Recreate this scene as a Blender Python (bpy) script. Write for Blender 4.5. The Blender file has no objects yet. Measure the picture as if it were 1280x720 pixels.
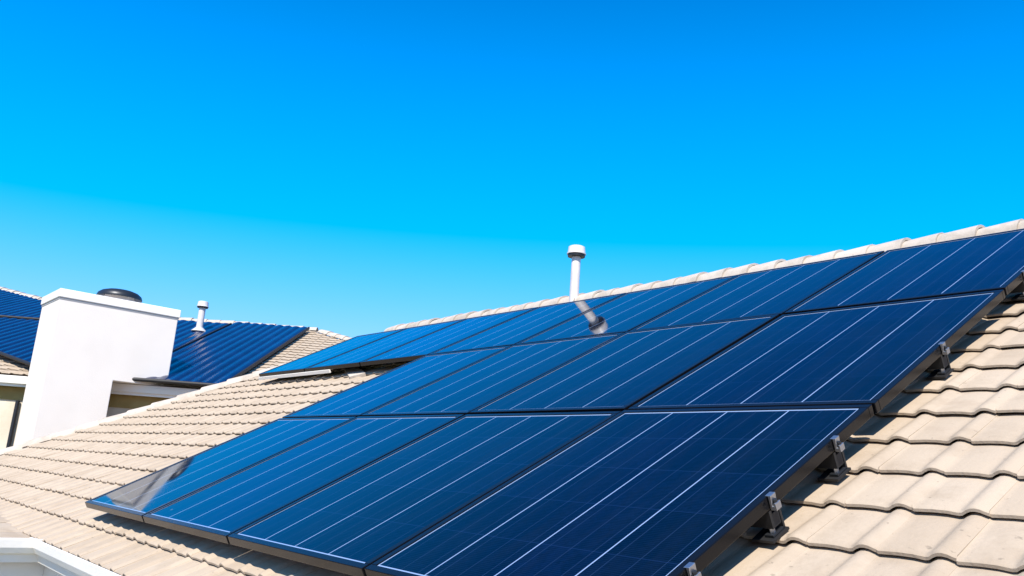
import bpy, math, random
from mathutils import Vector, Matrix
R_=math.radians
S=1.25                      # every length below is in panel pitches; one pitch is 1.25 m
random.seed(7)
sc=bpy.context.scene
col=sc.collection

# ------------------------------------------------------------------ camera, sky, sun, exposure
cam=bpy.data.cameras.new('camera'); camo=bpy.data.objects.new('camera',cam); col.objects.link(camo)
rt=Vector((0.65182671,0.75487039,0.07275056)); up=Vector((0.1260794,-0.20246244,0.97114002)); fw=Vector((-0.7478141,0.62384266,0.22714403))
M=Matrix((rt,up,-fw)).transposed().to_4x4(); M.translation=Vector((1.2313311,-1.35513165,0.27158993))*S
camo.matrix_world=M
cam.lens=1047.8/1280*36; cam.sensor_width=36; cam.clip_start=.05; cam.clip_end=3000
sc.camera=camo
SUN_EL,SUN_AZ=50,140        # azimuth clockwise from +Y
w=bpy.data.worlds.new('World'); sc.world=w; w.use_nodes=True
nt=w.node_tree; N=nt.nodes; L=nt.links
for n in list(N): N.remove(n)
sky=N.new('ShaderNodeTexSky'); sky.sky_type='NISHITA'; sky.sun_disc=False
sky.sun_elevation=R_(SUN_EL); sky.sun_rotation=R_(SUN_AZ); sky.air_density=1.0; sky.dust_density=.3; sky.ozone_density=1.5
sep=N.new('ShaderNodeSeparateColor'); L.new(sky.outputs[0],sep.inputs[0])
cmb=N.new('ShaderNodeCombineColor')
SKY=[(1.62,1.0,-3.25),(-12.238,-.5,11.453),(.917,1.8,0.0)]   # gain, power, offset per channel
for i,(g,p,o) in enumerate(SKY):
    a=N.new('ShaderNodeMath'); a.operation='POWER'; a.inputs[1].default_value=p; L.new(sep.outputs[i],a.inputs[0])
    b=N.new('ShaderNodeMath'); b.operation='MULTIPLY_ADD'; b.inputs[1].default_value=g; b.inputs[2].default_value=o; L.new(a.outputs[0],b.inputs[0])
    c=N.new('ShaderNodeMath'); c.operation='MAXIMUM'; c.inputs[1].default_value=(0,1.35,0)[i]; L.new(b.outputs[0],c.inputs[0])
    d=N.new('ShaderNodeMath'); d.operation='MINIMUM'; d.inputs[1].default_value=(9.3,9.3,11.5)[i]; L.new(c.outputs[0],d.inputs[0])
    L.new(d.outputs[0],cmb.inputs[i])
bg=N.new('ShaderNodeBackground'); bg.inputs[1].default_value=.072; L.new(cmb.outputs[0],bg.inputs[0])
wo=N.new('ShaderNodeOutputWorld'); L.new(bg.outputs[0],wo.inputs[0])
sl=bpy.data.lights.new('sun','SUN'); sl.energy=5.0; sl.angle=R_(.5); sl.color=(1,.93,.83)
so=bpy.data.objects.new('sun',sl); col.objects.link(so)
e,z=R_(SUN_EL),R_(SUN_AZ)
sd=Vector((math.sin(z)*math.cos(e),math.cos(z)*math.cos(e),math.sin(e)))
so.rotation_euler=sd.to_track_quat('Z','Y').to_euler()
sc.view_settings.view_transform='Standard'; sc.view_settings.look='None'; sc.view_settings.gamma=1
sc.view_settings.use_curve_mapping=False; sc.view_settings.exposure=.775

# ------------------------------------------------------------------ materials
def mat(name,base,rough=.6,metal=0,spec=.5,ior=1.5):
    m=bpy.data.materials.new(name); m.use_nodes=True
    b=m.node_tree.nodes['Principled BSDF']
    b.inputs['Base Color'].default_value=(*base,1); b.inputs['Roughness'].default_value=rough
    b.inputs['Metallic'].default_value=metal; b.inputs['Specular IOR Level'].default_value=spec; b.inputs['IOR'].default_value=ior
    return m
def nn(m,t,**k):
    n=m.node_tree.nodes.new(t)
    for a,v in k.items(): setattr(n,a,v)
    return n
def mottle(m,c1,c2,scale,bump=.0,detail=6,bscale=None,rr=None):
    """two tones of one material in soft patches and a fine grain"""
    l=m.node_tree.links; b=m.node_tree.nodes['Principled BSDF']
    tc=nn(m,'ShaderNodeTexCoord'); no=nn(m,'ShaderNodeTexNoise'); no.inputs['Scale'].default_value=scale; no.inputs['Detail'].default_value=detail
    l.new(tc.outputs['Object'],no.inputs['Vector'])
    r=nn(m,'ShaderNodeValToRGB'); r.color_ramp.elements[0].position=.35; r.color_ramp.elements[1].position=.68
    r.color_ramp.elements[0].color=(*c1,1); r.color_ramp.elements[1].color=(*c2,1)
    l.new(no.outputs['Fac'],r.inputs[0]); l.new(r.outputs[0],b.inputs['Base Color'])
    if bump:
        n2=nn(m,'ShaderNodeTexNoise'); n2.inputs['Scale'].default_value=bscale or scale*12; n2.inputs['Detail'].default_value=4
        l.new(tc.outputs['Object'],n2.inputs['Vector'])
        bp=nn(m,'ShaderNodeBump'); bp.inputs['Strength'].default_value=bump; bp.inputs['Distance'].default_value=.01
        l.new(n2.outputs['Fac'],bp.inputs['Height']); l.new(bp.outputs[0],b.inputs['Normal'])
    return r
def tile_mat(name,ca,cb,cc):
    m=mat(name,ca,.82,spec=.25); l=m.node_tree.links; b=m.node_tree.nodes['Principled BSDF']
    uv=nn(m,'ShaderNodeUVMap'); wn=nn(m,'ShaderNodeTexWhiteNoise',noise_dimensions='2D'); l.new(uv.outputs[0],wn.inputs['Vector'])
    r=nn(m,'ShaderNodeValToRGB'); r.color_ramp.elements[0].color=(*ca,1); r.color_ramp.elements[1].color=(*cb,1)
    l.new(wn.outputs['Value'],r.inputs[0])
    tc=nn(m,'ShaderNodeTexCoord'); no=nn(m,'ShaderNodeTexNoise'); no.inputs['Scale'].default_value=5; no.inputs['Detail'].default_value=9; no.inputs['Roughness'].default_value=.65
    l.new(tc.outputs['Object'],no.inputs['Vector'])
    r2=nn(m,'ShaderNodeValToRGB'); r2.color_ramp.elements[0].position=.47; r2.color_ramp.elements[1].position=.75; r2.color_ramp.elements[0].color=(0,0,0,1)
    l.new(no.outputs['Fac'],r2.inputs[0])
    mx=nn(m,'ShaderNodeMix',data_type='RGBA'); l.new(r2.outputs[0],mx.inputs[0]); l.new(r.outputs[0],mx.inputs[6]); mx.inputs[7].default_value=(*cc,1)
    # small dark specks of lichen and dirt
    n3=nn(m,'ShaderNodeTexNoise'); n3.inputs['Scale'].default_value=38; n3.inputs['Detail'].default_value=3; l.new(tc.outputs['Object'],n3.inputs['Vector'])
    r3=nn(m,'ShaderNodeValToRGB'); r3.color_ramp.elements[0].position=.68; r3.color_ramp.elements[1].position=.76; r3.color_ramp.elements[1].color=(.55,.55,.55,1); r3.color_ramp.elements[0].color=(0,0,0,1)
    l.new(n3.outputs['Fac'],r3.inputs[0])
    m2=nn(m,'ShaderNodeMix',data_type='RGBA'); l.new(r3.outputs[0],m2.inputs[0]); l.new(mx.outputs[2],m2.inputs[6]); m2.inputs[7].default_value=(.12,.10,.075,1)
    l.new(m2.outputs[2],b.inputs['Base Color'])
    bp=nn(m,'ShaderNodeBump'); bp.inputs['Strength'].default_value=.35; bp.inputs['Distance'].default_value=.006
    n2=nn(m,'ShaderNodeTexNoise'); n2.inputs['Scale'].default_value=60; n2.inputs['Detail'].default_value=5; l.new(tc.outputs['Object'],n2.inputs['Vector'])
    l.new(n2.outputs['Fac'],bp.inputs['Height']); l.new(bp.outputs[0],b.inputs['Normal'])
    return m
TILE=tile_mat('concrete_tile',(.330,.262,.193),(.376,.306,.232),(.288,.226,.164))
CAP=tile_mat('ridge_tile_concrete',(.39,.335,.28),(.46,.405,.345),(.28,.235,.185))
WHITE=mat('white_paint',(.80,.80,.78),.45); mottle(WHITE,(.72,.69,.64),(.77,.74,.69),1.2,.12,bscale=18)
STUC=mat('white_stucco',(.62,.605,.58),.8); mottle(STUC,(.655,.60,.54),(.695,.64,.58),1.5,.18,bscale=55)
CREAM=mat('cream_stucco',(.55,.48,.38),.85); mottle(CREAM,(.5,.43,.33),(.6,.53,.43),2,.4,bscale=50)
SOFF=mat('soffit_wood',(.30,.21,.07),.7); mottle(SOFF,(.26,.18,.05),(.34,.25,.09),4,.2)
FRAME=mat('black_anodised_frame',(.004,.004,.005),.22,metal=0,spec=.16)
ALU=mat('aluminium',(.42,.44,.48),.42,metal=1)
DARKM=mat('dark_steel',(.03,.033,.038),.4,metal=.6)
PIPE=mat('painted_vent_metal',(.72,.68,.66),.4); mottle(PIPE,(.50,.46,.44),(.60,.56,.54),6,.1)
BLACK=mat('black_rubber',(.007,.007,.008),.6)
LEAD=mat('lead_flashing',(.42,.40,.38),.5)
GLASSW=mat('window_glass',(.03,.04,.05),.05)
LAWN=mat('lawn',(.06,.09,.03),.95); mottle(LAWN,(.045,.075,.02),(.09,.11,.04),.6,.4,bscale=30)
CONC=mat('driveway_concrete',(.35,.33,.30),.9); mottle(CONC,(.30,.28,.26),(.38,.36,.33),1.5,.3,bscale=40)

def linemask(m,src,off,p,wd):
    """1 on lines of width wd every p metres"""
    l=m.node_tree.links
    a=nn(m,'ShaderNodeMath',operation='SUBTRACT'); l.new(src,a.inputs[0]); a.inputs[1].default_value=off
    b=nn(m,'ShaderNodeMath',operation='PINGPONG'); l.new(a.outputs[0],b.inputs[0]); b.inputs[1].default_value=p/2
    c=nn(m,'ShaderNodeMath',operation='LESS_THAN'); l.new(b.outputs[0],c.inputs[0]); c.inputs[1].default_value=wd/2
    return c.outputs[0]
PW,PH,FW=.985,1.232,.026     # panel width, length and frame lip, in pitches
def cell_mat():
    m=mat('solar_cells',(.003,.014,.06),.035,ior=1.335); l=m.node_tree.links; b=m.node_tree.nodes['Principled BSDF']
    tc=nn(m,'ShaderNodeTexCoord'); sp=nn(m,'ShaderNodeSeparateXYZ'); l.new(tc.outputs['Object'],sp.inputs[0])
    x,y=sp.outputs[0],sp.outputs[1]
    px=(PW-2*FW)/4*S; x0=FW*S; py=(PH-2*FW)/5*S
    cols=linemask(m,x,x0,px,.0055)
    rows=linemask(m,y,x0,py,.005)
    bus=linemask(m,x,x0+px/6,px/3,.0022)
    fing=linemask(m,y,x0,.0105,.0012)
    # edge: white backsheet strip inside the frame
    def edge(src,lo,hi):
        a=nn(m,'ShaderNodeMath',operation='LESS_THAN'); l.new(src,a.inputs[0]); a.inputs[1].default_value=lo
        c=nn(m,'ShaderNodeMath',operation='GREATER_THAN'); l.new(src,c.inputs[0]); c.inputs[1].default_value=hi
        d=nn(m,'ShaderNodeMath',operation='MAXIMUM'); l.new(a.outputs[0],d.inputs[0]); l.new(c.outputs[0],d.inputs[1]); return d.outputs[0]
    e1=edge(x,x0+.007,(PW-FW)*S-.007); e2=edge(y,x0+.010,(PH-FW)*S-.010)
    ee=nn(m,'ShaderNodeMath',operation='MAXIMUM'); l.new(e1,ee.inputs[0]); l.new(e2,ee.inputs[1])
    wl=nn(m,'ShaderNodeMath',operation='MAXIMUM'); l.new(ee.outputs[0],wl.inputs[0]); l.new(cols,wl.inputs[1])
    # crystal grain in the silicon
    vo=nn(m,'ShaderNodeTexVoronoi'); vo.inputs['Scale'].default_value=55; l.new(tc.outputs['Object'],vo.inputs['Vector'])
    r=nn(m,'ShaderNodeValToRGB'); r.color_ramp.elements[0].color=(.0003,.0008,.004,1); r.color_ramp.elements[1].color=(.0005,.002,.010,1)
    sv=nn(m,'ShaderNodeSeparateColor'); l.new(vo.outputs['Color'],sv.inputs[0]); l.new(sv.outputs[0],r.inputs[0])
    fx=nn(m,'ShaderNodeMath',operation='SUBTRACT'); l.new(x,fx.inputs[0]); fx.inputs[1].default_value=x0
    fx2=nn(m,'ShaderNodeMath',operation='DIVIDE'); l.new(fx.outputs[0],fx2.inputs[0]); fx2.inputs[1].default_value=px
    fx3=nn(m,'ShaderNodeMath',operation='FLOOR'); l.new(fx2.outputs[0],fx3.inputs[0])
    fy=nn(m,'ShaderNodeMath',operation='SUBTRACT'); l.new(y,fy.inputs[0]); fy.inputs[1].default_value=x0
    fy2=nn(m,'ShaderNodeMath',operation='DIVIDE'); l.new(fy.outputs[0],fy2.inputs[0]); fy2.inputs[1].default_value=py
    fy3=nn(m,'ShaderNodeMath',operation='FLOOR'); l.new(fy2.outputs[0],fy3.inputs[0])
    oi0=nn(m,'ShaderNodeObjectInfo'); cb=nn(m,'ShaderNodeCombineXYZ'); l.new(fx3.outputs[0],cb.inputs[0]); l.new(fy3.outputs[0],cb.inputs[1])
    ad0=nn(m,'ShaderNodeVectorMath',operation='ADD'); l.new(cb.outputs[0],ad0.inputs[0]); l.new(oi0.outputs['Location'],ad0.inputs[1])
    wn=nn(m,'ShaderNodeTexWhiteNoise'); l.new(ad0.outputs[0],wn.inputs['Vector'])
    mrc=nn(m,'ShaderNodeMapRange'); mrc.inputs[3].default_value=.6; mrc.inputs[4].default_value=1.5; l.new(wn.outputs['Value'],mrc.inputs[0])
    rs=nn(m,'ShaderNodeVectorMath',operation='SCALE'); l.new(r.outputs[0],rs.inputs[0]); l.new(mrc.outputs[0],rs.inputs['Scale'])
    m0=nn(m,'ShaderNodeMix',data_type='RGBA'); l.new(fing,m0.inputs[0]); l.new(rs.outputs[0],m0.inputs[6]); m0.inputs[7].default_value=(.003,.010,.030,1)
    m1=nn(m,'ShaderNodeMix',data_type='RGBA'); l.new(rows,m1.inputs[0]); l.new(m0.outputs[2],m1.inputs[6]); m1.inputs[7].default_value=(.003,.009,.032,1)
    m2=nn(m,'ShaderNodeMix',data_type='RGBA'); l.new(bus,m2.inputs[0]); l.new(m1.outputs[2],m2.inputs[6]); m2.inputs[7].default_value=(.011,.024,.060,1)
    m3=nn(m,'ShaderNodeMix',data_type='RGBA'); l.new(wl.outputs[0],m3.inputs[0]); l.new(m2.outputs[2],m3.inputs[6]); m3.inputs[7].default_value=(.19,.27,.42,1)
    # dust, drip trails along the slope and a few spots
    dn=nn(m,'ShaderNodeTexNoise'); dn.inputs['Scale'].default_value=3.0; dn.inputs['Detail'].default_value=8; dn.inputs['Roughness'].default_value=.7
    mpv=nn(m,'ShaderNodeMapping'); mpv.inputs['Scale'].default_value=(3.0,.5,1)
    oi2=nn(m,'ShaderNodeObjectInfo'); ad2=nn(m,'ShaderNodeVectorMath',operation='ADD'); l.new(tc.outputs['Object'],ad2.inputs[0]); l.new(oi2.outputs['Location'],ad2.inputs[1])
    l.new(ad2.outputs[0],mpv.inputs[0]); l.new(mpv.outputs[0],dn.inputs['Vector'])
    dr=nn(m,'ShaderNodeMapRange'); dr.inputs[1].default_value=.45; dr.inputs[2].default_value=.8; dr.inputs[3].default_value=.0; dr.inputs[4].default_value=.008
    l.new(dn.outputs['Fac'],dr.inputs[0])
    sv2=nn(m,'ShaderNodeTexVoronoi'); sv2.inputs['Scale'].default_value=1.7; l.new(ad2.outputs[0],sv2.inputs['Vector'])
    sp2=nn(m,'ShaderNodeMath',operation='LESS_THAN'); l.new(sv2.outputs['Distance'],sp2.inputs[0]); sp2.inputs[1].default_value=.014
    sp3=nn(m,'ShaderNodeMath',operation='MULTIPLY'); l.new(sp2.outputs[0],sp3.inputs[0]); sp3.inputs[1].default_value=.35
    dm=nn(m,'ShaderNodeMath',operation='MAXIMUM'); l.new(dr.outputs[0],dm.inputs[0]); l.new(sp3.outputs[0],dm.inputs[1])
    m4=nn(m,'ShaderNodeMix',data_type='RGBA'); l.new(dm.outputs[0],m4.inputs[0]); l.new(m3.outputs[2],m4.inputs[6]); m4.inputs[7].default_value=(.30,.28,.25,1)
    l.new(m4.outputs[2],b.inputs['Base Color'])
    # dust film breaks the mirror a little
    no=nn(m,'ShaderNodeTexNoise'); no.inputs['Scale'].default_value=2.2; no.inputs['Detail'].default_value=7
    oi=nn(m,'ShaderNodeObjectInfo'); ad=nn(m,'ShaderNodeVectorMath',operation='ADD'); l.new(tc.outputs['Object'],ad.inputs[0])
    cx=nn(m,'ShaderNodeVectorMath',operation='SCALE'); l.new(oi.outputs['Location'],cx.inputs[0]); cx.inputs['Scale'].default_value=3.7; l.new(cx.outputs[0],ad.inputs[1]); l.new(ad.outputs[0],no.inputs['Vector'])
    mr=nn(m,'ShaderNodeMapRange'); mr.inputs[1].default_value=.35; mr.inputs[2].default_value=.75; mr.inputs[3].default_value=.015; mr.inputs[4].default_value=.06
    l.new(no.outputs['Fac'],mr.inputs[0]); l.new(mr.outputs[0],b.inputs['Roughness'])
    return m
CELLS=cell_mat()
def coll_mat():
    m=mat('collector_tubes',(.004,.018,.085),.22,spec=.5); l=m.node_tree.links; b=m.node_tree.nodes['Principled BSDF']
    mottle(m,(.0015,.007,.035),(.003,.012,.055),3)
    return m
COLL=coll_mat()

# ------------------------------------------------------------------ mesh helpers
class MB:
    def __init__(s): s.v=[]; s.f=[]; s.uv=[]; s.m=[]
    def add(s,vs,fs,uv=(0,0),mi=0):
        o=len(s.v); s.v+= [Vector(p) for p in vs]; s.f+=[tuple(i+o for i in f) for f in fs]; s.uv+=[uv]*len(fs); s.m+=[mi]*len(fs)
    def box(s,a,b,fr=None,mi=0):
        x0,y0,z0=a; x1,y1,z1=b
        vs=[Vector(p) for p in ((x0,y0,z0),(x1,y0,z0),(x1,y1,z0),(x0,y1,z0),(x0,y0,z1),(x1,y0,z1),(x1,y1,z1),(x0,y1,z1))]
        if fr: vs=[fr(p) for p in vs]
        s.add(vs,[(0,3,2,1),(4,5,6,7),(0,1,5,4),(1,2,6,5),(2,3,7,6),(3,0,4,7)],mi=mi)
    def lathe(s,c,prof,n=28,ax=None,mi=0):
        """prof: list of (r,h) about the vertical (or ax) through c"""
        c=Vector(c); ax=Vector(ax).normalized() if ax else Vector((0,0,1))
        t=Vector((1,0,0)) if abs(ax.x)<.9 else Vector((0,1,0)); a=ax.cross(t).normalized(); b=ax.cross(a)
        vs=[]; fs=[]
        for r,h in prof:
            for k in range(n):
                q=2*math.pi*k/n; vs.append(c+ax*h+(a*math.cos(q)+b*math.sin(q))*r)
        for j in range(len(prof)-1):
            for k in range(n):
                k2=(k+1)%n; fs.append((j*n+k,j*n+k2,(j+1)*n+k2,(j+1)*n+k))
        fs.append(tuple(range(n))[::-1]); fs.append(tuple((len(prof)-1)*n+k for k in range(n)))
        s.add(vs,fs,mi=mi)
    def prism(s,poly,d0,d1,fr=None,mi=0):
        """poly of (a,b) swept along the third axis from d0 to d1; fr maps (a,b,d)"""
        n=len(poly); vs=[Vector((a,b,d0)) for a,b in poly]+[Vector((a,b,d1)) for a,b in poly]
        if fr: vs=[fr(p) for p in vs]
        s.add(vs,[tuple(range(n))[::-1],tuple(range(n,2*n))]+[(i,(i+1)%n,(i+1)%n+n,i+n) for i in range(n)],mi=mi)
    def build(s,name,mats,parent=None,smooth=False,origin=None,bevel=0,clips=None,keep=False,weld=False):
        if not isinstance(mats,(list,tuple)): mats=[mats]
        me=bpy.data.meshes.new(name)
        o0=Vector(origin) if origin is not None else Vector((0,0,0))
        me.from_pydata([tuple((p-o0)*S) for p in s.v],[],s.f)
        for q in mats: me.materials.append(q)
        ul=me.uv_layers.new(name='UVMap')
        for pi,p in enumerate(me.polygons):
            p.material_index=s.m[pi]; p.use_smooth=smooth
            for li in p.loop_indices: ul.data[li].uv=s.uv[pi]
        import bmesh
        bm=bmesh.new(); bm.from_mesh(me)
        if weld: bmesh.ops.remove_doubles(bm,verts=bm.verts,dist=1e-5)
        if clips:
            for p,n in clips:
                g=list(bm.verts)+list(bm.edges)+list(bm.faces)
                bmesh.ops.bisect_plane(bm,geom=g,plane_co=(Vector(p)-o0)*S,plane_no=Vector(n),clear_outer=True)
        if not keep: bmesh.ops.recalc_face_normals(bm,faces=bm.faces)
        bm.to_mesh(me); bm.free()
        ob=bpy.data.objects.new(name,me); col.objects.link(ob)
        if parent is not None:
            ob.parent=parent
        if origin is not None and parent is None: ob.location=o0*S
        if smooth: 
            try: me.set_sharp_from_angle(angle=R_(40))
            except Exception: pass
        if bevel:
            bv=ob.modifiers.new('bevel','BEVEL'); bv.width=bevel*S; bv.segments=2; bv.limit_method='ANGLE'
        return ob
def tag(o,label=None,cat=None,group=None,kind=None):
    if label: o['label']=label
    if cat: o['category']=cat
    if group: o['group']=group
    if kind: o['kind']=kind
    return o
def empty(name,loc=(0,0,0),rot=(0,0,0)):
    o=bpy.data.objects.new(name,None); col.objects.link(o); o.location=Vector(loc)*S; o.rotation_euler=rot; o.empty_display_size=.2; return o
AL=R_(28); CA,SA=math.cos(AL),math.sin(AL)
def rp(u,v,w): return Vector((u,v*CA-w*SA,v*SA+w*CA))      # main roof frame to world
def frame(O,U,V):
    O,U,V=Vector(O),Vector(U).normalized(),Vector(V).normalized(); Nn=U.cross(V)
    return lambda p:O+U*p[0]+V*p[1]+Nn*p[2]

# profile of one tile across its width: long shallow pan, dip, round rib
PROF=[(0.0,.30),(.02,.18),(.10,.22),(.28,.30),(.46,.24),(.55,.10),(.61,0.0),(.66,.10),(.71,.55),(.77,.92),(.83,1.0),(.89,.88),(.95,.55),(1.0,.33)]
def tiles(mb,fr,u0,u1,v0,rows,expo,pitch,amp=.014,th=.0115,rise=.024,prof=PROF,seed=1):
    rnd=random.Random(seed)
    n=int(math.ceil((u1-u0)/pitch))
    for r in range(rows):
        va=v0+r*expo
        for i in range(n):
            ua=u0+i*pitch
            jw=rnd.uniform(-.0022,.0022); jv=rnd.uniform(-.0045,.0045); tl=rnd.uniform(-.0015,.0015)
            vs=[]
            k=len(prof)
            for (t,h) in prof:
                u=ua+t*pitch*1.0; hh=h*amp
                wt=jw+tl*(t-.5)
                vs.append(fr((u,va+expo+.025,hh+.002)))                     # back, under the next course
                vs.append(fr((u,va+jv+.008,hh+rise+wt)))
                vs.append(fr((u,va+jv+.001,hh+rise+wt-.004)))               # rounded nose
                vs.append(fr((u,va+jv,hh+rise+wt-th)))
                vs.append(fr((u,va+jv+.05,hh+rise-.004+wt-th)))
            fs=[]
            for j in range(k-1):
                a=j*5; b=a+5
                for q in range(4): fs.append((a+q,a+q+1,b+q+1,b+q))
            fs.append((0,4,3,2,1)[::-1]); fs.append(tuple((k-1)*5+q for q in (0,1,2,3,4))[::-1])
            mb.add(vs,fs,uv=(i*.37+.11,r*.53+.07))

# ------------------------------------------------------------------ ground
GZ=-2.9
g=MB(); g.add([(-900,-900,GZ),(900,-900,GZ),(900,900,GZ),(-900,900,GZ)],[(0,1,2,3)])
tag(g.build('ground',LAWN,origin=(0,0,GZ)),kind='structure')
g=MB(); g.add([(-3.6,-9,GZ+.004),(7,-9,GZ+.004),(7,-1.2,GZ+.004),(-3.6,-1.2,GZ+.004)],[(0,1,2,3)])
tag(g.build('driveway',CONC,origin=(0,-5,GZ+.004)),kind='structure')

# ------------------------------------------------------------------ main house
WR=-.135                       # roof deck below the glass
RU0,RV=-6.86,4.10              # left end and height of the ridge
EV=-.245                       # eave
UR=5.2                         # right end (off the picture)
house=empty('tile_roofed_house',(0,0,0))
tag(house,'house with sand coloured tile roof under the big solar array and white gutter','house')
fr=lambda p: rp(p[0],p[1],p[2]+WR)
EX,PT=.212,.1745
hipn=Vector((-1,1,0)).normalized()
def hipclip(): return (rp(RU0,RV,WR),hipn)
mb=MB()
tiles(mb,fr,-10.9,UR,EV,20,EX,PT,seed=3)
roof=mb.build('roof',TILE,house,smooth=True,clips=[hipclip(),(rp(0,RV+.02,WR),(0,1,0))])
# roof deck, rear slope, left hip slope
dk=MB()
E1=rp(UR,EV+.03,WR-.03); RG1=rp(UR,RV,WR-.03); RG0=rp(RU0,RV,WR-.03); yR=RG0.y; zR=RG0.z; dY=yR-E1.y
E0=Vector((RU0-dY,E1.y,E1.z)); B0=Vector((RU0-dY,yR+dY,E1.z)); B1=Vector((UR,yR+dY,E1.z))
dn=Vector((0,0,-.05))
top=[E0,E1,RG1,RG0,B0,B1]
dk.add(top+[p+dn for p in top],[(0,1,2,3),(4,3,2,5),(0,3,4),(6,9,8,7),(10,11,8,9),(6,10,9),(0,6,7,1),(4,5,11,10),(0,4,10,6),(1,7,8,2),(5,2,8,11)])
dk.build('roof_deck',CREAM,house)
mb=MB()
rear=frame(B1+Vector((0,0,.03)),(-1,0,0),(0,-CA,SA))
tiles(mb,rear,0,UR-RU0+dY,0,19,EX,PT*2,prof=PROF[::3],seed=5)
mb.build('rear_roof_slope',TILE,house,smooth=True,clips=[(rp(RU0,RV,WR),Vector((-1,-1,0)).normalized()),(rp(0,RV,WR),(0,-1,0))])
mb=MB()
lf=frame(B0+Vector((0,0,.03)),(0,-1,0),(CA,0,SA))
tiles(mb,lf,0,2*dY,0,19,EX,PT*2,prof=PROF[::3],seed=6)
mb.build('hip_roof_slope',TILE,house,smooth=True,clips=[(rp(RU0,RV,WR),-hipn),(rp(RU0,RV,WR),Vector((1,1,0)).normalized())])
# ridge and hip caps: overlapping half round tiles
def caps(name,A,B,r,step,seed,parent,rise=.016,lift=0.0):
    rnd=random.Random(seed); mb=MB(); A,B=Vector(A),Vector(B); d=(B-A); n=int(d.length/step); d.normalize()
    side=d.cross(Vector((0,0,1))).normalized(); upv=side.cross(d).normalized()
    for i in range(n):
        jw=rnd.uniform(-.006,.006); jl=rnd.uniform(-.012,.012); tw=rnd.uniform(-.03,.03)
        vs=[];m=11
        for (s0,ro,hh) in ((-.02,r+rise,rise),(-.02,r+rise-.018,rise),(step*1.10,r-.018,0),(step*1.10,r,0)):
            for k in range(m):
                q=math.pi*(k/(m-1))*.94+.03*math.pi+tw*.3
                vs.append(A+d*(i*step+s0+jl)+side*math.cos(q)*ro*1.12+upv*(math.sin(q)*ro*.86+hh*.3+lift+jw))
        fs=[]
        for a,b in ((0,1),(1,2),(2,3),(3,0)):
            for k in range(m-1): fs.append((a*m+k,a*m+k+1,b*m+k+1,b*m+k))
        fs.append((0,m,2*m,3*m)); fs.append((m-1,4*m-1,3*m-1,2*m-1))
        mb.add(vs,fs,uv=(i*.31+.2,seed*.7))
    return mb.build(name,CAP,parent,smooth=True)
rc=rp(0,RV,WR)
caps('ridge_cap',(UR,rc.y,rc.z-.015),(RU0-.1,rc.y,rc.z-.015),.112,.215,11,house,lift=.022)
caps('hip_cap',rp(RU0-(RV-EV)*CA,EV,WR)+Vector((0,0,-.03)),rp(RU0,RV,WR)+Vector((0,0,-.03)),.095,.30,12,house)
caps('hip_cap',B0+Vector((0,0,.02)),rp(RU0,RV,WR)+Vector((0,0,.0)),.095,.30,13,house)
# gutter, fascia, soffit along the front eave and along the low side wing
XC=-4.12; YC=rp(0,EV,WR).y; ZC=rp(0,EV,WR).z
def gutter(name,O,U,Out,length,parent):
    """profile: a out from wall, b up; swept along U"""
    O,U,Out=Vector(O),Vector(U),Vector(Out)
    f=lambda p:O+Out*p[0]+Vector((0,0,p[1]))+U*p[2]
    prof=[(0,-.125),(.055,-.125),(.065,-.085),(.085,-.075),(.100,-.045),(.105,-.005),(.105,.0),(.092,.0),(.092,-.006),(.076,-.064),(.05,-.11),(.012,-.11),(.012,-.004),(0,-.004)]
    mb=MB(); mb.prism(prof,0,length,f); return mb.build(name,WHITE,parent)
GY=YC+.055; GT=ZC+.028
gutter('gutter',(XC,GY,GT),(1,0,0),(0,-1,0),UR-XC,house)
gutter('gutter',(XC+.055-.055,GY-.0,GT),(0,-1,0),(1,0,0),2.6,house)
fb=MB()
fb.box((XC-.02,GY+.002,ZC-.20),(UR,GY+.04,ZC-.004))
fb.box((XC-.045,GY-2.6,ZC-.20),(XC-.022,GY+.002,ZC-.004))
fb.box((RU0-dY,GY+.002,ZC-.20),(XC-.05,GY+.04,ZC-.02))
fb.build('fascia',WHITE,house)
sf=MB()
sf.box((XC-.02,GY+.042,ZC-.195),(UR,GY+.5,ZC-.175))
sf.box((XC-.60,GY-2.6,ZC-.195),(XC-.047,GY+.0,ZC-.175))
sf.build('soffit',SOFF,house)
wl=MB()
wl.box((RU0-dY+.5,GY+.45,GZ),(UR-.3,2*yR-GY-.45,ZC-.2))
wl.box((XC-3.2,GY-2.3,GZ),(XC-.50,GY+.449,ZC-.2))
wl.build('wall',CREAM,house)
wd=MB(); wd.box((1.2,GY+.435,-2.2),(2.6,GY+.449,-.9)); win=wd.build('window',GLASSW,house)
wf=MB()
for a,b in (((1.12,-2.28),(2.68,-2.2)),((1.12,-.9),(2.68,-.82)),((1.12,-2.2),(1.2,-.9)),((2.6,-2.2),(2.68,-.9)),((1.88,-2.2),(1.92,-.9))):
    wf.box((a[0],GY+.42,a[1]),(b[0],GY+.448,b[1]))
wf.build('frame',WHITE,win)
# the low side wing whose gutter turns toward the viewer
BE=R_(2.0)
mb=MB()
wfr=frame((XC+.02,YC-2.6,ZC),(0,1,0),(-math.cos(BE),0,math.sin(BE)))
tiles(mb,wfr,0,3.6,0,7,.45,PT,amp=.002,th=.006,rise=.008,seed=9)
k=math.tan(BE)/math.tan(AL)
vd=Vector((-1,k,0)).normalized(); vn=Vector((k,1,0)).normalized()
mb.build('side_wing_roof',TILE,house,smooth=True,clips=[((XC,YC+.02,ZC),vn)])

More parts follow.
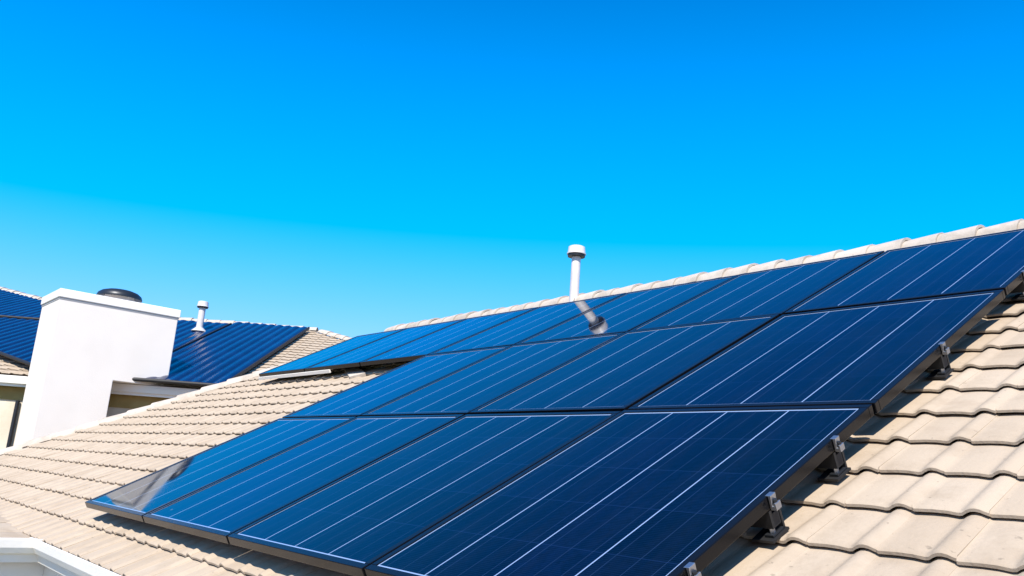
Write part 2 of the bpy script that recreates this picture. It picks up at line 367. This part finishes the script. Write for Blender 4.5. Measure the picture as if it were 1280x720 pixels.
# vent pipe through the ridge
def vent(name,base,r,h,caph,capr,parent,flash=True):
    b=Vector(base); mb=MB()
    mb.lathe(b,[(r,0),(r*.97,h*.98)],24)
    o=mb.build(name,PIPE,parent,smooth=True)
    mb=MB(); t=b+Vector((0,0,h-.035))
    mb.lathe(t,[(r*.7,.0),(capr,.012),(capr,.022),(capr*.93,.026),(capr*.86,caph*.92),(capr*.70,caph),(.004,caph+.008)],28)
    mb.build('cap',PIPE,o,smooth=True)
    mb=MB(); mb.lathe(t,[(r*1.02,-.012),(capr*.90,-.010),(capr*.93,.010),(r*1.02,.010)],24); mb.build('collar',DARKM,o,smooth=True)
    if flash:
        mb=MB(); mb.lathe(b,[(r*2.4,-.01),(r*1.9,.018),(r*1.12,.06),(r*1.02,.065)],24); mb.build('flashing',LEAD,o,smooth=True)
    return o
vb=rp(-3.84,3.97,WR-.02)
vent('vent_pipe',vb,.041,.555,.085,.084,house)

# ------------------------------------------------------------------ solar panels
TH=.034
def panel_meshes():
    fm=MB()
    fm.box((0,0,0),(PW,FW,TH)); fm.box((0,PH-FW,0),(PW,PH,TH)); fm.box((0,FW,0),(FW,PH-FW,TH)); fm.box((PW-FW,FW,0),(PW,PH-FW,TH))
    gm=MB(); gm.box((FW-.002,FW-.002,TH-.012),(PW-FW+.002,PH-FW+.002,TH-.0035))
    jb=MB(); jb.box((PW*.42,PH-.22,-.016),(PW*.58,PH-.12,TH-.013))
    return fm,gm,jb
protos=None
def make_panel(ci,ri,label,group):
    global protos
    jr=random.Random(ci*7+ri*31)
    root=empty('solar_panel',rp(ci*1.0+.015-PW-.0,ri*1.25+.004,-TH+jr.uniform(-.0015,.0015)),(AL+R_(jr.uniform(-.08,.08)),R_(jr.uniform(-.08,.08)),0))
    tag(root,label,'solar panel',group)
    if protos is None:
        fm,gm,jb=panel_meshes()
        protos=[fm.build('frame',FRAME,root,bevel=.0022),gm.build('cell_sheet',CELLS,root),jb.build('junction_box',BLACK,root)]
    else:
        for p in protos:
            c=p.copy(); col.objects.link(c); c.parent=root
    return root
names={0:['rightmost','second from the right','second from the left','leftmost'],
       1:['rightmost','second from the right','second from the left','leftmost']}
extra={(0,3):', mirroring the chimney',(0,0):', nearest the viewer'}
for ri in (0,1):
    for ci in range(4):
        rown=('bottom','middle')[ri]
        make_panel(-ci,ri,f'{names[ri][ci]} solar panel in the {rown} row of the big array{extra.get((ri,ci),"")}','solar panels of the big roof array')
ordn=['rightmost','second from the right','third from the right','fourth from the right','third from the left','second from the left','leftmost']
for ci in range(7):
    x={3:', by the vent pipe',2:''}.get(ci,'')
    make_panel(-ci,2,f'{ordn[ci]} solar panel in the top row{x}','solar panels of the big roof array')

# rails with end clamps and feet
def bolt(mb,c,ax,r=.011,h=.014):
    mb.lathe(c,[(r,0),(r,h),(r*.8,h*1.15)],6,ax=ax)
def rail(v,u0,u1,label,show=True):
    root=empty('mounting_rail',rp(u1,v,-TH-.05)); tag(root,label,'mounting rail','rails under the big roof array')
    O=rp(u1,v,-TH-.05); f=lambda p: rp(p[0],p[1],p[2])-O
    mb=MB(); mb.prism([(-.020,-.048),(.020,-.048),(.020,-.002),(.008,-.002),(.008,-.012),(-.008,-.012),(-.008,-.002),(-.020,-.002)],u0,u1,lambda p:f((p[2],v+p[0],-TH+p[1])))
    mb.build('rail',BLACK,root)
    mb=MB(); mb.prism([(.0005,-TH-.001),(.018,-TH-.001),(.018,-.016),(.013,-.016),(.013,-.024),(.007,-.024),(.010,.0045),(-.006,.0045),(-.006,.0025),(.0005,.0025)],v-.012,v+.012,lambda p:f((p[0]+.0165,p[2],p[1])))
    cl=mb.build('end_clamp',ALU,root,bevel=.0015)
    mb=MB(); c=f((.0275,v,-.024)); bolt(mb,c,rp(0,0,1),.006,.014); mb.build('bolt',DARKM,cl)
    # foot: an angle bracket bolted to the rail on a black flashing plate
    mb=MB()
    uu=.010
    mb.box((uu-.02,v+.022,-.100),(uu+.006,v+.030,-.045),f)
    mb.box((uu-.02,v-.03,-.101),(uu+.006,v+.021,-.094),f)
    ft=mb.build('foot',DARKM,root,bevel=.001)
    mb=MB(); bolt(mb,f((uu-.007,v-.012,-.094)),rp(0,0,1),.008,.020); mb.build('bolt',ALU,ft)
    mb=MB(); bolt(mb,f((uu-.007,v+.022,-.065)),rp(0,-1,0),.008,.014); mb.build('bolt',ALU,ft)
    mb=MB(); mb.box((uu-.05,v-.045,-.108),(uu+.012,v+.035,-.1015),f)
    mb.build('flashing',BLACK,ft)
    return root
rail(.26,-3.98,.014,"dark rail end with silver clamp lowest on the bottom row's right edge")
rail(.62,-3.98,.014,"dark rail end with silver clamp low on the bottom row's right edge")
rail(.98,-3.98,.014,'dark rail end with silver clamp just below the middle row')
rail(1.80,-3.98,.014,'dark rail end with silver clamp halfway up the right edge of the middle row')
rail(2.74,-6.98,.014,'dark rail end with silver clamp beside the top row')
rail(3.45,-6.98,.014,'dark rail under the upper half of the top row below the ridge')
# pale skirt strip along the overhanging left part of the top row
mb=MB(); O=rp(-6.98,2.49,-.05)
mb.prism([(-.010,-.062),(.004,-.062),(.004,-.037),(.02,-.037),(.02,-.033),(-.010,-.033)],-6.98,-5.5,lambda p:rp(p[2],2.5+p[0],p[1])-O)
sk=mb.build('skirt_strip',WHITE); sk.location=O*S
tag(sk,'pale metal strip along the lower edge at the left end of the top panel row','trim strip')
mb=MB(); O=rp(-5.3,2.65,-.115)  # added pale slab, shaped and coloured as sunlight falling through the panel gap
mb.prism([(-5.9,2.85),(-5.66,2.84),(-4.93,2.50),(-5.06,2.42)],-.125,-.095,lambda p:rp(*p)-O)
fl=mb.build('sun_patch',CAP); fl.location=O*S
tag(fl,'pale slanting slab standing in for sunlight in the gap between top and middle panel rows','painted sun patch')

# ------------------------------------------------------------------ neighbouring house
e1=Vector((0.64058684,0.76788573,0)); e2=Vector((-0.76788573,0.64058684,0))
P2=R_(20); NO=Vector((-10.80905,2.53061,1.24)); V2=e2*math.cos(P2)+Vector((0,0,math.sin(P2)))
nf=frame(NO,e1,V2)
nh=empty('neighbouring_house',(NO.x,NO.y,GZ)); NB=Vector((NO.x,NO.y,GZ))
tag(nh,'neighbouring house behind at left with white chimney and striped blue roof collectors','house')
sub=lambda f:(lambda p:f(p)-NB)
nfl=sub(nf)
# outline of the front slope in (along eave, up slope): a higher ridge on the left stepping down by a hip
def inpl(a,b,na,nb):   # clip plane standing on the slope
    return (nfl((a,b,0)), (e1*na+V2*nb).normalized())
NR=4.85; AX=-3.48; HL=(1.0,1.49)
mb=MB(); tiles(mb,nfl,AX,6.2,0,25,EX,PT,seed=21)
mb.build('roof',TILE,nh,smooth=True,clips=[inpl(.95,NR,1,1),inpl(0,NR,0,1)])
mb=MB(); tiles(mb,nfl,-13,AX,0,42,EX,PT,seed=22)
mb.build('roof',TILE,nh,smooth=True,clips=[inpl(AX,NR,*HL)])
mb=MB()
q3=lambda a,d,zz: NO-NB+e1*a+e2*d+Vector((0,0,zz))
def sl(a,b): return nfl((a,b,-.012))
C2,S2=math.cos(P2),math.sin(P2)
TA=-9.25; TB=8.73
vs=[sl(-13,.02),sl(AX,.02),sl(AX,NR),sl(TA,TB),sl(-13,TB),q3(-13,2*TB*C2,0),q3(AX,2*TB*C2,0)]
mb.add(vs,[(0,1,2,3,4),(3,2,6),(4,3,6,5),(1,6,2),(0,4,5),(0,5,6,1)])
vs=[sl(AX+.002,.02),sl(6.0,.02),sl(.95,NR),sl(AX+.002,NR),q3(6.0,2*NR*C2,0),q3(AX+.002,2*NR*C2,0)]
mb.add(vs,[(0,1,2,3),(3,2,4,5),(1,4,2),(0,3,5),(0,5,4,1)])
mb.build('roof_deck',CREAM,nh)
caps('ridge_cap',nfl((.95,NR,.0)),nfl((AX,NR,.0)),.085,.27,31,nh)
caps('hip_cap',nfl((6.0,.05,0)),nfl((.95,NR,0)),.085,.27,32,nh)
caps('hip_cap',nfl((AX,NR,0)),nfl((TA,TB,0)),.085,.27,33,nh)
caps('ridge_cap',nfl((TA,TB,0)),nfl((-13,TB,0)),.085,.27,34,nh)
mb=MB(); fb=lambda p:q3(p[0],p[1],p[2])
mb.prism([(-.055,-.012),(-.055,-.05),(-.04,-.115),(.0,-.115),(.0,-.155),(.03,-.155),(.03,-.012),(.0,-.012),(.0,-.10),(-.03,-.10),(-.043,-.05),(-.043,-.012)],-13,6.0,lambda p:q3(p[2],p[0],p[1]))
mb.build('gutter',WHITE,nh)
mb=MB(); mb.box((-12.9,.032,-.15),(5.9,.50,-.13),fb); mb.build('soffit',SOFF,nh)
mb=MB(); mb.box((-12.6,.16,GZ-NO.z),(5.5,9.0,-.151),fb); mb.build('wall',CREAM,nh)
mb=MB(); mb.box((-12.6,.14,-.33),(5.5,.158,-.1505),fb); mb.build('frieze_board',SOFF,nh)
mb=MB(); mb.lathe(q3(-2.02,.115,GZ-NO.z),[(.028,0),(.028,-.34-GZ+NO.z)],12); mb.build('drainpipe',DARKM,nh,smooth=True)
# chimney
cx,cy,cz=-10.877,1.055,2.216
off=lambda p:Vector(p)-NB
zs=NO.z-.005
cm=MB()
cm.prism([(cy,GZ),(cy+.83,GZ),(cy+.83,zs),(cy+1.545,zs),(cy+1.545,cz),(cy,cz)],cx-1.0,cx,lambda p:off((p[2],p[0],p[1])))
ch=cm.build('chimney',STUC,nh,bevel=.008)
cm=MB(); cm.box((cx-1.020,cy-.020,cz+.012),(cx+.020,cy+1.565,cz+.125),off); cm.build('cap',WHITE,ch,bevel=.008)
cm=MB(); cm.box((cx-1.006,cy-.006,cz-.012),(cx+.006,cy+1.551,cz+.0115),off); cm.build('trim',LEAD,ch)
c=off((cx-.42,cy+.83,cz+.125))
cm=MB(); cm.lathe(c,[(.20,0),(.20,.10)],32); cm.build('flue',PIPE,ch,smooth=True)
cm=MB(); cm.lathe(c,[(.19,.105),(.285,.075),(.300,.075),(.302,.088),(.285,.130),(.24,.165),(.17,.188),(.09,.200),(.004,.204)],36); cm.build('flue_cap',DARKM,ch,smooth=True)
vent('vent_pipe',nfl((-.86,3.55,.10)),.060,.47,.11,.105,nh)

# striped collectors on the neighbouring roof
def collector(label,a0,a1,b0,b1,wl_=.15,pitch=.155,topf=None,botf=None):
    O=nf((a0,b0,wl_)); f=lambda p:nf((p[0],p[1],p[2]+wl_))-O
    root=empty('solar_collector',O); tag(root,label,'solar collector','striped collectors on the neighbouring roof')
    n=max(1,int(round((a1-a0)/pitch))); pt_=(a1-a0)/n
    mb=MB()
    for i in range(n):
        ua=a0+i*pt_; vs=[]
        pr=[(0,0),(.10,.0),(.16,.012),(.26,.024),(.40,.031),(.5,.033),(.60,.031),(.74,.024),(.84,.012),(.90,0),(1,0)]
        for t,h in pr:
            h*=.42; u=ua+t*pt_; tb=topf(u) if topf else b1; bb=botf(u) if botf else b0
            vs+= [f((u,bb,h)),f((u,tb,h)),f((u,tb,-.022)),f((u,bb,-.022))]
        k=len(pr); fs=[]
        for j in range(k-1):
            a=j*4; b=a+4
            for q in range(4): fs.append((a+q,a+(q+1)%4,b+(q+1)%4,b+q))
        fs.append((0,1,2,3)); fs.append(tuple((k-1)*4+q for q in range(4))[::-1])
        mb.add(vs,fs)
    mb.build('tube_sheet',COLL,root,smooth=True)
    # header pipe along the bottom with pale end caps
    bb=botf if botf else (lambda u:b0)
    A=f((a0-.0,bb(a0)-.035,.0)); B=f((a1+.02,bb(a1)-.035,.0))
    mb=MB(); mb.lathe(A,[(.026,0),(.026,(B-A).length)],14,ax=(B-A)); h=mb.build('header_pipe',BLACK,root,smooth=True)
    mb=MB(); mb.lathe(B,[(.034,0),(.034,.03),(.02,.04)],14,ax=(B-A)); mb.build('end_cap',PIPE,h,smooth=True)
    # side frame
    mb=MB(); mb.box((a1+.002,bb(a1)+.0,-.03),(a1+.022,(topf(a1) if topf else b1),.022),f); mb.build('side_frame',BLACK,root)
    for bq in (b0+.4,(b0+b1)/2,b1-.4):
        for aq in ((a0+.15),(a1-.15)):
            mb=MB(); mb.box((aq-.03,bq-.03,-wl_+.02),(aq+.03,bq+.03,-.023),f); mb.build('support',BLACK,root)
collector('dark blue striped collector right of the small vent, its edge beside bare tiles',-.56,.86,-.12,4.62,wl_=.11)
collector('dark blue striped collector directly right of the white chimney, small vent at its top',-1.72,-.58,-.12,4.40,wl_=.11)
hl=lambda u: 5.27-(u+4.67)*.664
collector('dark blue striped collector left of the chimney, lower one above the white eave',-4.9,-1.9,.26,3.26,wl_=.13,botf=lambda u:.25-.70*(u+2.05))
collector('dark blue striped collector left of the chimney, upper one under the sloping ridge',-7.9,-3.1,3.42,6.0,wl_=.13,topf=hl)
